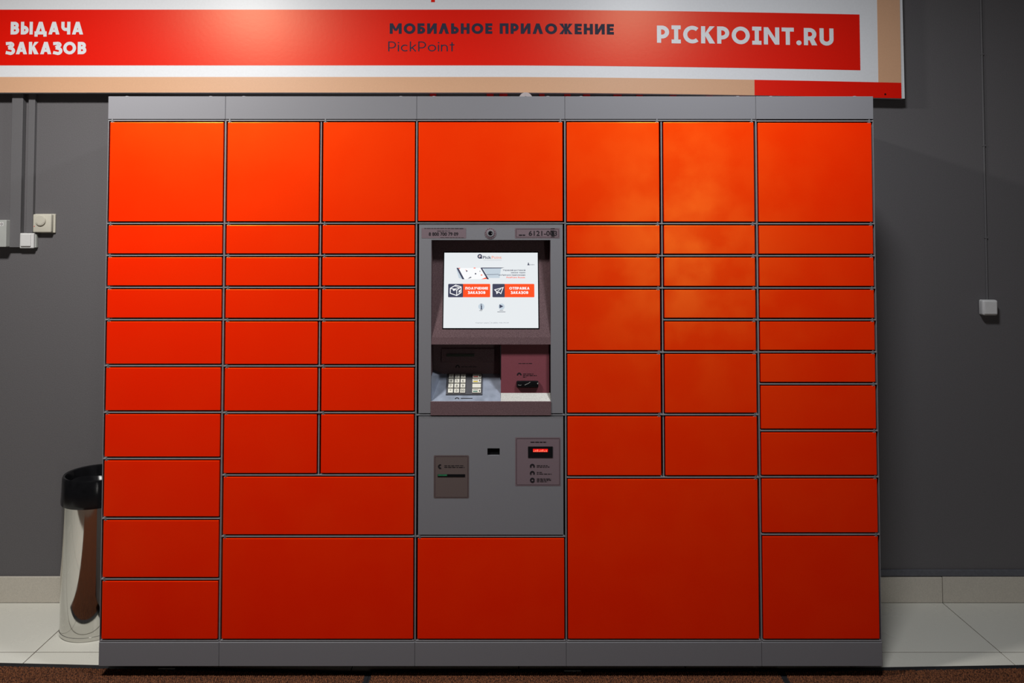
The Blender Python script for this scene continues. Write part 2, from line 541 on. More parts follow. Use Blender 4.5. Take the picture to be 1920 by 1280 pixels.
# left double module
t2 = module('locker_module', 'double-width orange locker module between the left end column and the screen terminal', X[1], X[2])
s2 = [ZF, 1.615, 1.499, 1.384, 1.268, 1.103, 0.937, 0.716]
column(t2, X[1], XA, s2, 'L'); column(t2, XA, X[2], s2, 'L')
door(t2, X[1], X[2], 0.500, 0.716, 'L'); door(t2, X[1], X[2], ZB, 0.500, 'L')
vbar(t2, XA, 0.716, ZF)
for z in s2 + [0.500, ZB]: hbar(t2, X[1] + .0036, X[2] - .0036, z)
# terminal module
t3 = module('locker_terminal', 'middle module with the lit touch screen, keypad and grey service panel', X[2], X[3], ((ZB, 0.925), (1.565, ZF)))
t3['category'] = 'terminal'
door(t3, X[2], X[3], 1.616, ZF, 'R'); door(t3, X[2], X[3], ZB, 0.500, 'L')
for z in (ZF, 1.616, 0.929, 0.500, ZB): hbar(t3, X[2] + .0036, X[3] - .0036, z)
# right double module
t4 = module('locker_module', 'double-width orange locker module right of the terminal with one huge bottom door', X[3], X[4])
column(t4, X[3], XB, [ZF, 1.614, 1.498, 1.382, 1.152, 0.930, 0.708], 'R')
column(t4, XB, X[4], [ZF, 1.614, 1.498, 1.382, 1.268, 1.152, 0.930, 0.708], 'R')
door(t4, X[3], X[4], ZB, 0.708, 'R')
vbar(t4, XB, 0.708, ZF)
for z in (ZF, 1.614, 1.498, 1.382, 1.152, 0.930, 0.708, ZB): hbar(t4, X[3] + .0036, X[4] - .0036, z)
hbar(t4, XB + .003, X[4] - .0036, 1.268)
# right end module
t5 = module('locker_module', 'narrow locker column at the right end with ten orange doors, beside bare wall', X[4], X[5])
s5 = [ZF - .002, 1.6135, 1.498, 1.382, 1.268, 1.153, 1.039, 0.873, 0.7095, 0.507, ZB]
column(t5, X[4], X[5], s5, 'R')
for z in s5: hbar(t5, X[4] + .0036, X[5] - .0036, z)

# ------------------------------------------------------------------ terminal fittings (parts of t3)
PX0, PX1, OX0, OX1 = X[2] + .0100, X[3] - .0092, -0.2465, 0.1832
YF = -0.0015
# grey surround with the opening
boxes('surround_panel', [((PX0, YF, 1.5545), (PX1, 0.018, 1.6098)), ((PX0, YF, 0.9352), (OX0, 0.018, 1.5545)), ((OX1, YF, 0.9352), (PX1, 0.018, 1.5545))], M_grey, t3)
# side cheeks, roof and back of the recess
for xa, xb in ((OX0 - .003, OX0), (OX1, OX1 + .003)):
    box('recess_cheek', (xa, 0.003, 0.934), (xb, 0.14, 1.556), M_insert, t3)
box('recess_roof', (OX0, 0.003, 1.5545), (OX1, 0.10, 1.5575), M_insert, t3)
# tilted screen housing: slanted face, front lip and soffit in one profile
ZB_, ZT_ = 1.205, 1.556
YT_ = 0.070
prism_x('screen_housing', [(0.0005, ZB_), (YT_, ZT_), (0.110, ZT_), (0.110, 1.186), (0.012, 1.180), (-0.001, 1.180)], OX0 + .0004, OX1 - .0004, M_insert, t3)
def tilt(off):
    k = (YT_ - 0.0005) / (ZT_ - ZB_)
    n = math.hypot(1, k)
    return lambda u, v: (u, 0.0005 + (v - ZB_) * k - off / n, v + off * k / n)
# screen: black rim, lit face, everything shown on it
SX0, SX1, SZ0, SZ1 = -0.2035, 0.1395, 1.2375, 1.5065
screen = flat('screen', [rect(SX0 - .0035, SZ0 - .004, SX1 + .0035, SZ1 + .004)], tilt(.0008), M_black, t3)
tag(screen, 'black-rimmed touch screen showing a white start page')
def sc(px, py):
    return (SX0 + (px - 28) / 1482.0 * (SX1 - SX0), SZ1 - (py - 38) / 1180.0 * (SZ1 - SZ0))
def sp(lst): return [sc(a, b) for a, b in lst]
def srect(a, b, c, d): return sp([(a, d), (c, d), (c, b), (a, b)])
def sfont(text, px, py, hpx, align='C', wpx=None, bold=0.0):
    u, v = sc(px, py)
    return font_polys(text, u, v, hpx / 1180.0 * (SZ1 - SZ0) / 0.73, align, wpx / 1482.0 * (SX1 - SX0) if wpx else None, bold)
flat('screen_face', [rect(SX0, SZ0, SX1, SZ1)], tilt(.0014), S_white, screen)
T1, T2, T3 = tilt(.0018), tilt(.0022), tilt(.0026)
# logo
def sring(cx, cy, r, w):
    return [sp(q) for q in ring(cx, cy, r, r, w, 24)]
flat('screen_logo', sring(591, 97, 27, 20) + [srect(591, 100, 627, 134)] + sfont('Pick', 640, 134, 46, 'L', 132, 0.018), T1, S_navy, screen)
flat('screen_logo', sfont('Point', 780, 134, 46, 'L', 158, .012) + [sp([(590 + 8 * math.cos(k), 97 + 8 * math.sin(k)) for k in [i * .785 for i in range(8)]])], T1, S_peach, screen)
flat('screen_caption', [srect(650, 153, 938, 156)], T1, S_grey, screen)
# login mark
flat('screen_caption', [sp([(1362 + 9 * math.cos(k), 206 + 9 * math.sin(k)) for k in [i * .628 for i in range(10)]]), sp([(1345, 238), (1384, 238), (1370, 214), (1354, 214)])] + sfont('Войти', 1388, 238, 20, 'L', 68), T1, S_navy, screen)
# banner picture with a lying phone
flat('screen_picture', [sp([(640, 283), (930, 283), (905, 440), (735, 440)]), sp([(222, 300), (262, 300), (330, 460), (262, 440)])], T1, S_pale, screen)
flat('screen_picture', [sp([(262, 282), (618, 282), (715, 455), (345, 460)])], tilt(.0020), S_pure, screen)
flat('screen_picture', [sp([(222, 280), (252, 280), (350, 460), (318, 460)]), sp([(602, 280), (626, 280), (738, 460), (708, 460)]), sp([(610, 275), (980, 275), (930, 287), (618, 289)]), sp([(400, 456), (445, 420), (466, 432)]), sp([(370, 318), (402, 326), (384, 348)]), srect(515, 362, 536, 384), sp([(690, 385), (890, 378), (890, 384), (690, 391)]), srect(590, 326, 600, 342)], tilt(.0024), S_navy, screen)
flat('screen_picture', [sp([(612, 462), (696, 428), (712, 452)]), sp([(362, 306), (386, 320), (376, 326)]), srect(495, 276, 524, 288), sp([(250, 281), (286, 281), (270, 296)]), srect(610, 386, 632, 402)], tilt(.0024), S_orange, screen)
flat('screen_caption', sfont('Управляй доставкой', 1312, 327, 22, 'R', 355, .022) + sfont('заказа через', 1312, 365, 22, 'R', 230, .022) + sfont('мобильное приложение', 1312, 403, 22, 'R', 420, .022), T2, S_navy, screen)
flat('screen_caption', sfont('PickPoint Russia', 1308, 441, 22, 'R', 295, .022), T2, S_orange, screen)
# two buttons
def sround(a, b, c, d, r=12):
    return sp(rrect(a, b, c, d, r))
flat('screen_button', [sround(96, 533, 757, 742)], T1, S_orange, screen)
flat('screen_button', [sround(793, 533, 1452, 742)], T1, S_orange, screen)
flat('button_icon_field', [sround(96, 533, 331, 742)], T2, S_navy, screen)
flat('button_icon_field', [sround(793, 533, 986, 742)], T2, S_navy, screen)
def sline(pts, w, closed=False):
    return [sp(q) for q in ribbon(pts, w, closed)]
parcel = sline([(130, 602), (215, 552), (300, 580), (300, 668), (232, 716), (130, 680)], 13, True) + sline([(130, 602), (232, 630), (300, 580)], 12) + sline([(232, 630), (232, 716)], 12) \
    + sline([(168, 580), (196, 566), (270, 592), (182, 616), (182, 645)], 9) + [sp([(170, 604), (204, 612), (196, 646), (184, 632), (172, 640)])] + [sp([(262, 640), (288, 622), (288, 655), (262, 676)])]
flat('button_icon', parcel, T3, S_pure, screen)
plane_icon = sline([(828, 626), (962, 590), (925, 686), (893, 660), (862, 684), (855, 650)], 12, True) + sline([(862, 684), (872, 650), (925, 612)], 10)
flat('button_icon', plane_icon, T3, S_pure, screen)
def sstroke(text, a, b, c, d, w=.24):
    (u0, v0), (u1, v1) = sc(a, d), sc(c, b)
    return stroke_line(text, u0, u1, v0, v1, w, .12)
flat('button_lettering', sstroke('ПОЛУЧЕНИЕ', 366, 582, 722, 622) + sstroke('ЗАКАЗОВ', 408, 648, 682, 690), T3, S_pure, screen)
flat('button_lettering', sstroke('ОТПРАВКА', 1058, 582, 1376, 622) + sstroke('ЗАКАЗОВ', 1082, 648, 1356, 690), T3, S_pure, screen)
# two round symbols and the bottom line
for cx in (620, 936):
    flat('round_symbol', [sp([(cx + 48 * math.cos(k * .2244), 888 + 48 * math.sin(k * .2244)) for k in range(28)])], T1, S_pale, screen)
flat('round_symbol', [srect(606, 868, 630, 876), srect(612, 868, 630, 934), srect(602, 928, 640, 936), srect(608, 846, 630, 858), srect(588, 948, 634, 954)], T2, S_navy, screen)
flat('round_symbol', [sp([(904, 852), (964, 884), (904, 914)]), srect(905, 944, 962, 950), srect(870, 965, 996, 972)], T2, S_navy, screen)
flat('screen_caption', sfont('Контакт центр', 744, 1146, 17, 'R', 212) + sfont('8 (800) 700-79-09', 772, 1146, 17, 'L', 276) + [srect(757, 1112, 759, 1162)], T1, S_grey, screen)

# lower recess
YR = 0.095
ZS_B, ZS_F = 1.058, 0.977          # tray height at the back and at the front
box('recess_back', (OX0, YR, 0.95), (OX1, 0.103, 1.186), M_insert, t3)
prism_x('printer_slot_panel', [(YR - .006, 1.150), (YR - .012, 1.105), (YR, 1.100), (YR, 1.155)], -0.215, -0.02, M_insert, t3)
box('paper_slot', (-0.196, YR - .016, 1.124), (-0.094, YR - .008, 1.133), M_slotd, t3)
def tray(off):
    k = (ZS_B - ZS_F) / YR
    n = math.hypot(1, k)
    return lambda u, s: (u, YR * (1 - s) - off * k / n, ZS_B + (ZS_F - ZS_B) * s + off / n)   # s: 0 at the back, 1 at the front
XC = 0.004
prism_x('tray', [(YR, ZS_B), (0.0, ZS_F), (0.0, ZS_F - .01), (YR, ZS_F - .01)], OX0 + .0004, XC, M_tray, t3)
prism_x('reader_ledge', [(YR, ZS_B), (0.030, 1.0025), (0.020, 1.0025), (0.0, ZS_F), (0.0, ZS_F - .01), (YR, ZS_F - .01)], XC, OX1 - .0004, M_ledge, t3)
# bent metal cheek at the left of the tray
bm = bmesh.new()
q = [(OX0 + .0006, 0.002, ZS_F), (OX0 + .0006, 0.002, 1.065), (OX0 + .0006, YR, 1.072), (OX0 + .032, YR, ZS_B)]
vv = [bm.verts.new(p) for p in q]
bm.faces.new((vv[0], vv[1], vv[2])); bm.faces.new((vv[0], vv[2], vv[3])); bm.faces.new((vv[0], vv[3], vv[1])); bm.faces.new((vv[1], vv[3], vv[2]))
from_bm('tray_cheek', bm, M_tray, t3)
box('front_lip', (OX0 - .0008, -0.0045, 0.9275), (OX1 + .0008, 0.012, ZS_F + .0005), M_insert, t3, 0.001)
# keypad on the sloping tray
def slab(name, u0, s0, u1, s1, h0, h1, m, parent):
    bm = bmesh.new()
    lo_, hi_ = tray(h0), tray(h1)
    i = min(.0006, (u1 - u0) * .1)
    a = [bm.verts.new(lo_(u, s)) for u, s in ((u0, s0), (u1, s0), (u1, s1), (u0, s1))]
    b = [bm.verts.new(hi_(u, s)) for u, s in ((u0 + i, s0 + i * 6), (u1 - i, s0 + i * 6), (u1 - i, s1 - i * 6), (u0 + i, s1 - i * 6))]
    bm.faces.new(a); bm.faces.new(b)
    for k in range(4):
        bm.faces.new((a[k], a[(k + 1) % 4], b[(k + 1) % 4], b[k]))
    return from_bm(name, bm, m, parent)
KU0, KU1, KS0, KS1 = -0.1945, -0.0630, 0.02, 0.785
keypad = slab('keypad', KU0, KS0, KU1, KS1, 0.0, 0.004, M_keypad, t3)
tag(keypad, 'grey keypad with ivory number keys')
cols = [(-0.1875, -0.1690), (-0.1655, -0.1470), (-0.1435, -0.1250)]
rows = [(0.06, 0.205), (0.235, 0.385), (0.415, 0.565), (0.595, 0.745)]
digits = ['1', '2', '3', '4', '5', '6', '7', '8', '9', '*', '0', '00']
kprint = []
def key_text(text, u0, u1, s0, s1):
    ch = font_polys(text, 0, 0, 1.0, 'C')
    um = (u0 + u1) / 2
    sz = (s1 - s0) * .78
    return [[(um + u * sz * .115, s1 - (s1 - s0) * .20 - v * sz) for u, v in p] for p in ch]
for r_, (s0, s1) in enumerate(rows):
    for c_, (u0, u1) in enumerate(cols):
        slab('key', u0, s0, u1, s1, 0.004, 0.0085, M_key, keypad)
        kprint += key_text(digits[r_ * 3 + c_], u0, u1, s0, s1)
    slab('key', -0.1000, s0, -0.0680, s1, 0.004, 0.0085, M_key, keypad)
def fl_tray(name, polys, off, m):
    return flat(name, polys, lambda u, s: tray(off)(u, s), m, keypad)
kprint += [rect(-0.0745, rows[0][0] + .03, -0.0710, rows[0][1] - .03), rect(-0.0745, rows[3][0] + .05, -0.0715, rows[3][1] - .03), rect(-0.0745, rows[1][0] + .03, -0.0715, rows[1][1] - .05)]
fl_tray('key_digits', kprint, .0088, M_ink)
for k, m in ((0, M_kred), (1, M_kyel), (3, M_kgrn)):
    s0, s1 = rows[k]
    fl_tray('key_colour_bar', [rect(-0.0965, s0 + .085, -0.0800, s1 - .025)], .0088, m)
for k in (0, 1, 3):
    s0, s1 = rows[k]
    fl_tray('key_caption', [rect(-0.0965, s0 + .03, -0.0780, s0 + .045)], .0088, M_inkgrey)
# pictogram and line on the tray in front of the keypad
flat('tray_print', [[(u, .90 - (v) * 6.5) for u, v in p] for p in ribbon(arc(-0.1535, -.004, .0065, .0075, 10, 170, 8), .004)] + [rect(-.140, .885, -.098, .905)], tray(.0006), M_ink, t3)
flat('recess_print', ribbon(arc(-0.156, 1.083, .006, .006, -30, 210, 10), .004) + text_lines([(-.143, -.086, 1.084, .0022)]), onY(YR - .0008), M_ink, t3)
# card reader box
YC = 0.022
rb = box('card_reader', (XC, YC, 1.0015), (0.1800, YR, 1.184), M_cardbox, t3, 0.0012)
tag(rb, 'mauve card reader box with black slot')
box('reader_edge', (XC - .0022, YC - .0005, 1.05), (XC + .0008, YC + .01, 1.172), M_chrome, rb)
bm = bmesh.new()
bm_box(bm, (0.0605, YC - .012, 1.0225), (0.1395, YC + .002, 1.0475), .004, 2)
from_bm('reader_mouth', bm, M_black, rb)
box('reader_slot', (0.066, YC - .0128, 1.0335), (0.134, YC - .011, 1.0365), M_dark, rb)
# pale strokes painted as the glints of glossy torn tape on the mouth
flat('mouth_glint', ribbon([(.066, 1.034), (.074, 1.032), (.078, 1.034)], .0012) + ribbon([(.090, 1.033), (.097, 1.037), (.103, 1.039), (.110, 1.044)], .0015) + [[(.134, 1.039), (.139, 1.043), (.138, 1.036)]], onY(YC - .0132), M_ledge, rb)
flat('reader_print', text_lines([(.068, .117, 1.1085, .0018), (.084, .122, 1.0708, .0018), (.084, .134, 1.0655, .0018), (.084, .096, 1.060, .0018)]) + ribbon(arc(.0705, 1.066, .0065, .0075, 0, 180, 10), .0045), onY(YC - .0005), M_ink, rb)

# stickers and camera above the screen
def sticker(name, x0, z0, x1, z1, y, m, parent, label=None, edge=True, r=.002):
    s = flat(name, [rrect(x0, z0, x1, z1, r)], onY(y), m, parent)
    if edge:
        flat('sticker_outline', [[p for p in q_] for q_ in ribbon(rrect(x0 + .004, z0 + .004, x1 - .004, z1 - .004, r), .0013, True)], onY(y - .0003), M_stedge, s)
    if label: tag(s, label)
    return s
ys = YF - .0006
stA = sticker('phone_sticker', -0.282, 1.561, -0.1215, 1.598, ys, M_sticker, t3, 'mauve sticker with a telephone number', False)
flat('sticker_print', font_polys('8 800 700 79 09', -0.203, 1.5705, .0170, 'C', .106, .012), onY(ys - .0006), M_ink, stA)
flat('sticker_print', text_lines([(-.272, -.13, 1.5965, .0022), (-.226, -.18, 1.5875, .0016), (-.215, -.13, 1.5635, .001)]), onY(ys - .0006), M_inkgrey, stA)
stB = sticker('number_sticker', 0.055, 1.561, 0.2165, 1.598, ys, M_sticker, t3, 'mauve sticker with the terminal number')
flat('sticker_print', font_polys('6121-003', 0.105, 1.5705, .0250, 'L', .1015, .004) + text_lines([(.069, .094, 1.5725, .0035)]) + [rect(.184, 1.5945, .199, 1.5965), rect(.183, 1.586, .197, 1.589), rect(.187, 1.569, .197, 1.584), rect(.184, 1.565, .198, 1.5665)], onY(ys - .0008), M_ink, stB)
cm = lathe('camera', [(0, 0), (.0205, 0), (.0205, .0012), (.0135, .0022), (.0135, .003), (0, .003)], (-0.0335, YF, 1.5785), M_sticker, t3, 40, 20, 'Y')
tag(cm, 'small round camera above the screen')
lathe('camera_ring', [(.0130, .0032), (.0115, .0040), (.0080, .0036), (.0080, .0028)], (-0.0335, YF, 1.5785), M_grey, cm, 40, 20, 'Y')
lathe('camera_lens', [(0, .0045), (.004, .0044), (.0078, .0034), (.0078, .0029), (0, .0029)], (-0.0335, YF, 1.5785), M_lens, cm, 32, 60, 'Y')
flat('sticker_print', [rect(-.0345 + .017 * math.cos(R(a)) - .0015, 1.5785 + .017 * math.sin(R(a)) - .001, -.0345 + .017 * math.cos(R(a)) + .0015, 1.5785 + .017 * math.sin(R(a)) + .001) for a in range(0, 360, 24)], onY(YF - .0027), M_stedge, cm)

# grey service panel below
def holed_panel():
    x0, x1, z0, z1 = PX0, PX1, 0.5065, 0.9225
    hx0, hx1, hz0, hz1 = -0.0440, 0.0000, 0.7860, 0.8110
    return boxes('service_panel', [((x0, YF, z0), (x1, .018, hz0)), ((x0, YF, hz1), (x1, .018, z1)), ((x0, YF, hz0), (hx0, .018, hz1)), ((hx1, YF, hz0), (x1, .018, hz1))], M_grey, t3)
svc = holed_panel()
tag(svc, 'blank grey metal service panel with stickers')
box('opening_liner', (-0.046, 0.006, 0.784), (0.002, 0.016, 0.813), M_dark, svc)
box('panel_top_edge', (PX0, YF - .0006, 0.9205), (PX1, 0.004, 0.9232), M_edge, svc)
box('surround_top_edge', (PX0, YF - .0006, 1.6085), (PX1, 0.004, 1.6106), M_edge, t3)
s3 = sticker('receipt_sticker', -0.2355, 0.6350, -0.1100, 0.7865, ys, M_brownst, t3, 'brown sticker around a slim slot', True, .004)
box('card_slot', (-0.2215, YF - .0018, 0.7105), (-0.1240, .004, 0.7195), M_dark, s3)
box('slot_insert', (-0.2205, YF - .0024, 0.7140), (-0.188, .003, 0.7190), M_slotg, s3)
flat('sticker_print', ribbon(arc(-.2125, .7470, .0055, .0055, 60, 300, 10), .005) + text_lines([(-.198, -.130, .7500, .0018), (-.198, -.126, .7440, .0018)]), onY(ys - .0006), M_ink, s3)
s4 = sticker('scanner_sticker', 0.0555, 0.6785, 0.2175, 0.8500, ys, M_sticker, t3, 'mauve sticker with a small red display window', True, .002)
win = box('display_window', (0.1015, YF - .0022, 0.7785), (0.1895, .003, 0.8175), M_dark, s4)
flat('display_digits', [[(u, v) for u, v in q_] for q_ in [rect(.119, .7985, .172, .8095)]], onY(YF - .0026), M_led, s4)
flat('display_digits', [rect(.1205 + k * .0063, .7995, .1245 + k * .0063, .803 + .002 * (k % 3)) for k in range(8)], onY(YF - .0030), mat('hot_display_core', (1.0, .22, .12), emit=1.0), s4)
for zc in (.7480, .7230, .6990):
    flat('sticker_print', ribbon(arc(.1165, zc, .0062, .0062, -40 if zc > .71 else 0, 220 if zc > .71 else 350, 12), .005), onY(ys - .0008), M_ink, s4)
flat('sticker_print', text_lines([(.110, .168, .8335, .0026), (.132, .171, .7505, .0018), (.132, .179, .7455, .0018), (.132, .152, .7265, .0018), (.132, .185, .7210, .0018), (.132, .183, .7040, .0020), (.132, .183, .6990, .0020), (.132, .170, .6940, .0018)]), onY(ys - .0008), M_ink, s4)

# ------------------------------------------------------------------ banner sign
def sag(x):
    return -0.0105 * max(0.0, x) ** 1.6
SY = 0.535
sign = empty('banner_sign', (-0.5, WALL - .01, 2.176))
tag(sign, 'long white and red banner board with lettering above the lockers', 'sign')
XL, XR, ZLO, ZHI = -2.80, 1.723, 2.176, 3.05
def strip_box(name, x0, x1, z0, z1, y0, y1, m, parent, n=None):
    """board that droops towards its right end with the rest of the sign"""
    n = n or max(1, int((x1 - x0) / 0.12))
    bm = bmesh.new()
    cols_ = []
    for k in range(n + 1):
        x = x0 + (x1 - x0) * k / n
        s = sag(x)
        cols_.append([bm.verts.new((x, y, z + s)) for y, z in ((y0, z0), (y1, z0), (y1, z1), (y0, z1))])
    bm.faces.new(cols_[0]); bm.faces.new(cols_[-1])
    for a, b in zip(cols_[:-1], cols_[1:]):
        for k in range(4):
            bm.faces.new((a[k], a[(k + 1) % 4], b[(k + 1) % 4], b[k]))
    return from_bm(name, bm, m, parent)
panel = strip_box('panel', XL, XR, ZLO, ZHI, SY, SY + .030, M_swhite, sign)
for bx_ in (-2.5, -1.5, -0.5, 0.6, 1.5):
    box('mounting_bracket', (bx_ - .02, SY + .029, 2.40), (bx_ + .02, WALL - .0003, 2.90), M_edge, sign)
# white folded edge at the right end, widening downwards
bm = bmesh.new()
for (xa, z) in ((1.7335, ZHI), (1.7390, ZLO)):
    s = sag(1.73)
    for y in (SY + .004, SY + .029):
        bm.verts.new((1.7225, y, z + s)); bm.verts.new((xa, y, z + s))
bm.verts.ensure_lookup_table()
v_ = bm.verts
for f in ((0, 1, 5, 4), (2, 3, 7, 6), (0, 2, 6, 4), (1, 3, 7, 5), (0, 1, 3, 2), (4, 5, 7, 6)):
    bm.faces.new([v_[i] for i in f])
from_bm('folded_edge', bm, M_swhite, sign)
YP = SY - .0006
def sband(name, x0, x1, z0, z1, m, label=None):
    o = strip_box(name, x0, x1, z0, z1, YP, SY + .001, m, sign)
    if label: tag(o, label)
    return o
sband('red_stripe', -2.62, 1.5485, 2.2930, 2.5345, M_sred, 'broad red stripe')
sband('border_band', XL, 1.0930, ZLO, 2.2430, M_speach, 'peach border along the bottom')
sband('border_band', 1.0930, XR, ZLO, 2.2430, M_sred, 'red corner of the border')
sband('border_band', 1.6250, XR, 2.2430, ZHI, M_speach, 'peach border on the right')
sband('border_band', XL, -2.70, 2.2430, ZHI, M_speach)
sband('border_band', -2.70, 1.6250, 2.98, ZHI, M_speach)
def smap(u, v): return (u, YP - .0006, v + sag(u))
def sletter(polys, m, label):
    return tag(flat('lettering', polys, smap, m, sign), label)
sletter(stroke_line('ВЫДАЧА', -2.103, -1.791, 2.4265, 2.4815, .25) + stroke_line('ЗАКАЗОВ', -2.122, -1.776, 2.3410, 2.3945, .25), M_swhite, 'white capital lettering at the left')
sletter(stroke_line('МОБИЛЬНОЕ', -.473, -.032, 2.4295, 2.4750, .25, .17) + stroke_line('ПРИЛОЖЕНИЕ', 0.0, .491, 2.4295, 2.4750, .25, .17), M_snavy, 'dark navy capital lettering')
sletter(stroke_line('PickPoint', -.479, -.195, 2.3535, 2.3965, .10, .16), M_snavy, 'thin dark navy lettering')
sletter(stroke_line('PICKPOINT.RU', .676, 1.435, 2.3965, 2.4710, .225, .13), M_swhite, 'large white web address')
# stem of the red lettering higher up on the board
sletter([rect(-.2955, 2.567, -.2795, 2.74)] + ring(-.246, 2.70, .042, .046, .016, 24), M_sred, 'red letter stem reaching down')
lathe('screw', [(0, 0), (.004, 0), (.004, .0015), (0, .002)], (1.653, YP, 2.192 + sag(1.653)), M_dark, sign, 10, 30, 'Y')

# older red lettering on the wall, its feet just showing under the board
old = empty('wall_lettering', (0.3, WALL, 2.08))
tag(old, 'dark red letter feet on the wall in the gap above the lockers', 'lettering')
def wx(px): return (px - 937) / 1540.0 * 3.58
for px, w_ in ((812, 12), (919, 13), (944, 15), (1016, 10), (1064, 12), (1100, 13), (1158, 15), (1199, 12), (1262, 12), (1330, 12), (1391, 13)):
    box('letter_foot', (wx(px - w_ / 2), WALL - .012, 2.10), (wx(px + w_ / 2), WALL - .0005, 2.30), M_oldred, old)

# white ring standing on the terminal roof
def ring_roll():
    bm = bmesh.new()
    prof = [(.012, 0), (.027, 0), (.027, .022), (.012, .022)]
    n = 40
    rs = []
    for r, y in prof:
        rs.append([bm.verts.new((.102 + r * math.cos(2 * math.pi * k / n), .24 + y, ZT + .0272 + r * math.sin(2 * math.pi * k / n))) for k in range(n)])
    for a in range(4):
        b = (a + 1) % 4
        for k in range(n):
            bm.faces.new((rs[a][k], rs[a][(k + 1) % n], rs[b][(k + 1) % n], rs[b][k]))
    return from_bm('tape_roll', bm, M_tape, None, 40)
tag(ring_roll(), 'small white ring standing on top of the middle module', 'ring')

# ------------------------------------------------------------------ things on the wall, left
def conduit(name, label, x0, x1, z0, z1, d, lid):
    t = empty(name, ((x0 + x1) / 2, WALL, z0))
    tag(t, label, 'conduit')
    box('channel', (x0, WALL - d * .72, z0), (x1, WALL - .0003, z1), M_conduit, t, .0006)
    box('cover', (x0 - .0008, WALL - d, z0), (x1 + .0008, WALL - d * .70, z1), M_conduit, t, .0015)
    return t
conduit('cable_trunking', 'wide grey cable trunking running down to the grey box', -2.112, -2.066, 1.512, 2.60, .030, True)
conduit('cable_trunking', 'slim grey cable trunking running down to the thermostat', -2.046, -2.019, 1.5745, 2.60, .020, True)
jb = empty('junction_box', (-2.19, WALL, 1.515))
tag(jb, 'light grey box cut by the left picture edge with a number sticker', 'box')
box('housing', (-2.27, WALL - .030, 1.516), (-2.119, WALL - .0003, 1.628), M_ltgrey, jb, .002)
box('cover', (-2.272, WALL - .058, 1.5145), (-2.1085, WALL - .028, 1.630), M_ltgrey, jb, .003, 2)
flat('sticker', [rect(-2.19, 1.604, -2.1205, 1.621)], onY(WALL - .0584), M_white, jb)
flat('sticker_print', font_polys('10', -2.1235, 1.6075, .0150, 'R', .016), onY(WALL - .0588), M_inkgrey, jb)
for z in (1.598, 1.570, 1.542):
    bm = bmesh.new()
    bmesh.ops.create_cone(bm, cap_ends=True, segments=20, radius1=.011, radius2=.008, depth=.016)
    for v in bm.verts:
        v.co = Vector((-2.119 + v.co.z + .006, WALL - .018 + v.co.x, z + v.co.y))
    from_bm('grommet', bm, M_ltgrey, jb, 40)
th = empty('thermostat', (-1.971, WALL, 1.575))
tag(th, 'cream wall thermostat with a round dial', 'thermostat')
box('back_plate', (-2.0145, WALL - .010, 1.5745), (-1.9260, WALL - .0003, 1.6565), M_cream, th, .002)
box('housing', (-2.0120, WALL - .030, 1.5765), (-1.9325, WALL - .009, 1.6550), M_cream, th, .005, 3, 30)
dl = lathe('dial', [(0, 0), (.0225, 0), (.0225, .004), (.0205, .0075), (0, .0080)], (-1.9765, WALL - .0295, 1.6270), M_cream, th, 40, 40, 'Y')
flat('dial_marks', [rect(-1.9765 + .0165 * math.cos(R(a)) - .0006, 1.627 + .0165 * math.sin(R(a)) - .0012, -1.9765 + .0165 * math.cos(R(a)) + .0006, 1.627 + .0165 * math.sin(R(a)) + .0012) for a in range(215, 340, 20)], onY(WALL - .0382), M_inkgrey, dl)
flat('indicator', [disc(-2.0045, 1.6025, .0022, 12)], onY(WALL - .0304), M_reddot, th)
lsw = empty('light_switch', (-2.03, WALL, 1.51))
tag(lsw, 'white light switch on the wall below the thermostat', 'switch')
box('mounting_box', (-2.0640, WALL - .018, 1.5105), (-2.0020, WALL - .0003, 1.5715), M_ltgrey, lsw, .002)
box('frame', (-2.0660, WALL - .030, 1.5085), (-2.0060, WALL - .017, 1.5735), M_white, lsw, .003, 2)
box('rocker', (-2.0600, WALL - .036, 1.5165), (-2.0170, WALL - .028, 1.5705), M_white, lsw, .003, 2)

# ------------------------------------------------------------------ things on the wall, right
cc = empty('cable_conduit', (2.109, WALL, 1.28))
tag(cc, 'thin grey cable running down the right wall to the small white box', 'cable')
box('cable', (2.104, WALL - .008, 1.283), (2.112, WALL - .0003, 3.2), M_conduit, cc, .003, 2)
for z in (1.55, 1.95, 2.35):
    box('clip', (2.102, WALL - .0092, z), (2.114, WALL - .0003, z + .007), M_conduit, cc, .0012)
rs = empty('wall_box', (2.1, WALL, 1.222))
tag(rs, 'small rounded white box on the right wall at the end of the cable', 'wall box')
box('mounting_box', (2.0720, WALL - .016, 1.2215), (2.1390, WALL - .0003, 1.2870), M_white, rs, .006, 3, 30)
box('cover', (2.0670, WALL - .042, 1.2215), (2.1330, WALL - .015, 1.2880), M_white, rs, .009, 4, 30)
box('cover_plate', (2.0740, WALL - .0445, 1.2285), (2.1260, WALL - .040, 1.2810), M_white, rs, .0015, 2)

# ------------------------------------------------------------------ waste bin
bx, by, br = -1.624, 0.380, 0.124
bn = empty('waste_bin', (bx, by, 0.0))
tag(bn, 'round polished steel waste bin with black lid, left of the lockers', 'bin')
lathe('body', [(0, .012), (br, .012), (br, .518), (br - .003, .518), (br - .003, .016), (0, .016)], (bx, by, 0), M_chrome, bn, 96)
lathe('base_ring', [(0, .0), (br - .001, .0), (br + .0015, .004), (br + .0015, .016), (br - .002, .018), (0, .018)], (bx, by, 0), M_chrome, bn, 96)
lid = lathe('lid', [(br - .002, .506), (br + .004, .506), (br + .005, .518), (br + .003, .540), (br + .001, .606), (br - .003, .613), (br - .010, .611), (br - .014, .600), (br - .026, .550), (br - .030, .548), (br - .006, .520)], (bx, by, 0), M_black, bn, 96, 35)
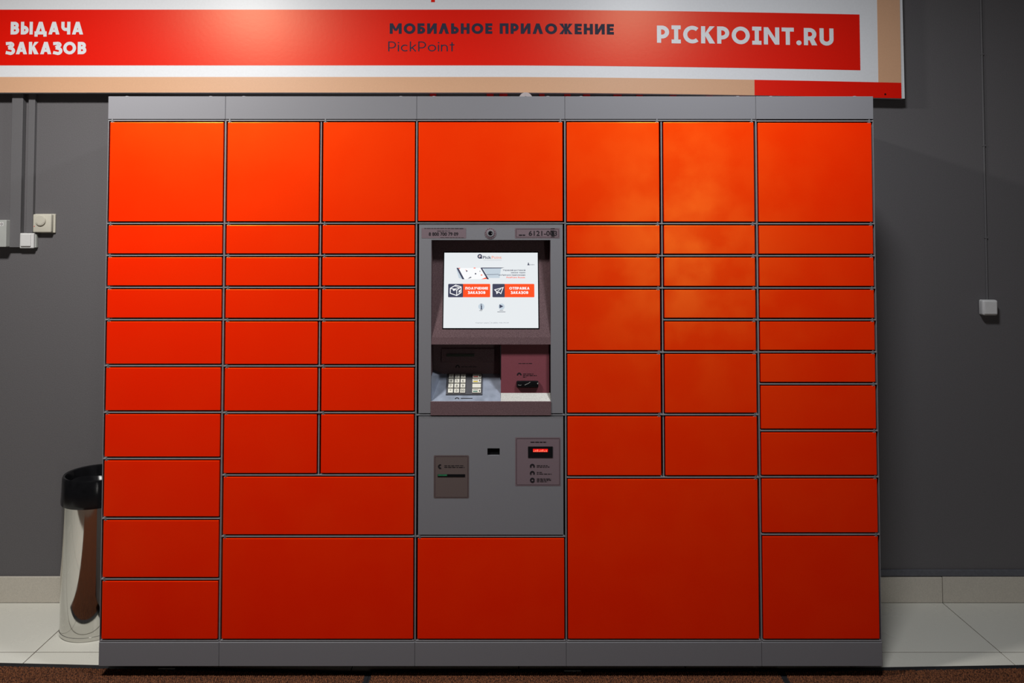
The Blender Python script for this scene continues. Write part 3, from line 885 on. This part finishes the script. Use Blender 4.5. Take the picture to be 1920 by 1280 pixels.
# swing flap inside the collar
bm = bmesh.new()
n = 48
rr = br - .022
for dz in (0.0, .004):
    for k in range(n):
        a = 2 * math.pi * k / n
        bm.verts.new((bx + rr * math.cos(a), by + rr * math.sin(a), .565 + rr * math.sin(a) * .10 + .012 * math.cos(2 * a) + dz))
bm.verts.ensure_lookup_table()
bm.faces.new([bm.verts[k] for k in range(n)]); bm.faces.new([bm.verts[n + k] for k in range(n)])
for k in range(n):
    bm.faces.new((bm.verts[k], bm.verts[(k + 1) % n], bm.verts[n + (k + 1) % n], bm.verts[n + k]))
from_bm('swing_flap', bm, M_black, bn, 35)

# ------------------------------------------------------------------ entrance mats
MW, MD = 1.4785, 1.35
def mat_meshes(slope):
    bm = bmesh.new()
    bm_box(bm, (0, -MD, 0.0004), (MW, 0, .005), .001)
    for v in bm.verts: v.co.y += slope * v.co.x
    base = bpy.data.meshes.new('rubber_base'); bm.to_mesh(base); bm.free(); base.materials.append(M_rubber)
    # pile: rows of little loops
    p = 0.0072
    m0, mb = .009, .026
    nx, ny = int((MW - 2 * m0) / p), int((MD - mb - .012) / p)
    rng = np.random.default_rng(3)
    ix, iy = np.meshgrid(np.arange(nx), np.arange(ny), indexing='ij')
    cx = m0 + (ix + .5 + .25 * ((iy % 2) * 2 - 1)) * p + rng.normal(0, .0006, ix.shape)
    cy = -mb - (iy + .5) * p + rng.normal(0, .0006, ix.shape)
    hh = .0095 + rng.normal(0, .0009, ix.shape)
    cx, cy, hh = cx.ravel(), cy.ravel(), hh.ravel()
    cy = cy + slope * cx
    r = p * .62
    N = len(cx)
    V = np.zeros((N, 5, 3))
    for k, (dx, dy) in enumerate(((-1, -1), (1, -1), (1, 1), (-1, 1))):
        V[:, k, 0] = cx + dx * r * .8; V[:, k, 1] = cy + dy * r; V[:, k, 2] = .0045
    V[:, 4, 0] = cx; V[:, 4, 1] = cy; V[:, 4, 2] = hh
    b = np.arange(N)[:, None] * 5
    F = np.concatenate([b + np.array(t) for t in ((0, 1, 4), (1, 2, 4), (2, 3, 4), (3, 0, 4))])
    pile = bpy.data.meshes.new('pile')
    pile.from_pydata(V.reshape(-1, 3), [], F.tolist())
    pile.materials.append(M_pile)
    return base, pile
for (x, y, slope, lab) in ((-1.945, 0.108, -0.042, 'left brown ribbed entrance mat with black rubber edge'),
                        (-0.466, 0.058, 0.006, 'middle brown ribbed entrance mat lying in front of the terminal'),
                        (1.012, 0.062, 0.030, 'right brown ribbed entrance mat with black rubber edge')):
    t = empty('entrance_mat', (x, y, 0.0))
    tag(t, lab, 'mat', 'entrance mats in front of the lockers')
    base_me, pile_me = mat_meshes(slope)
    for nm, me in (('rubber_base', base_me), ('pile', pile_me)):
        o = bpy.data.objects.new(nm, me)
        COL.objects.link(o); o.parent = t
        if nm == 'pile': o['kind'] = 'stuff'
    if slope < 0.02:
        # small pale tag sewn to the rubber edge
        tx = -1.205 if slope < 0 else 0.262
        ty = y + slope * (tx - x) - 0.014
        box('sewn_tag', (tx - .030, ty - .004, .0048), (tx + .030, ty + .002, .0062), M_ltgrey, t)
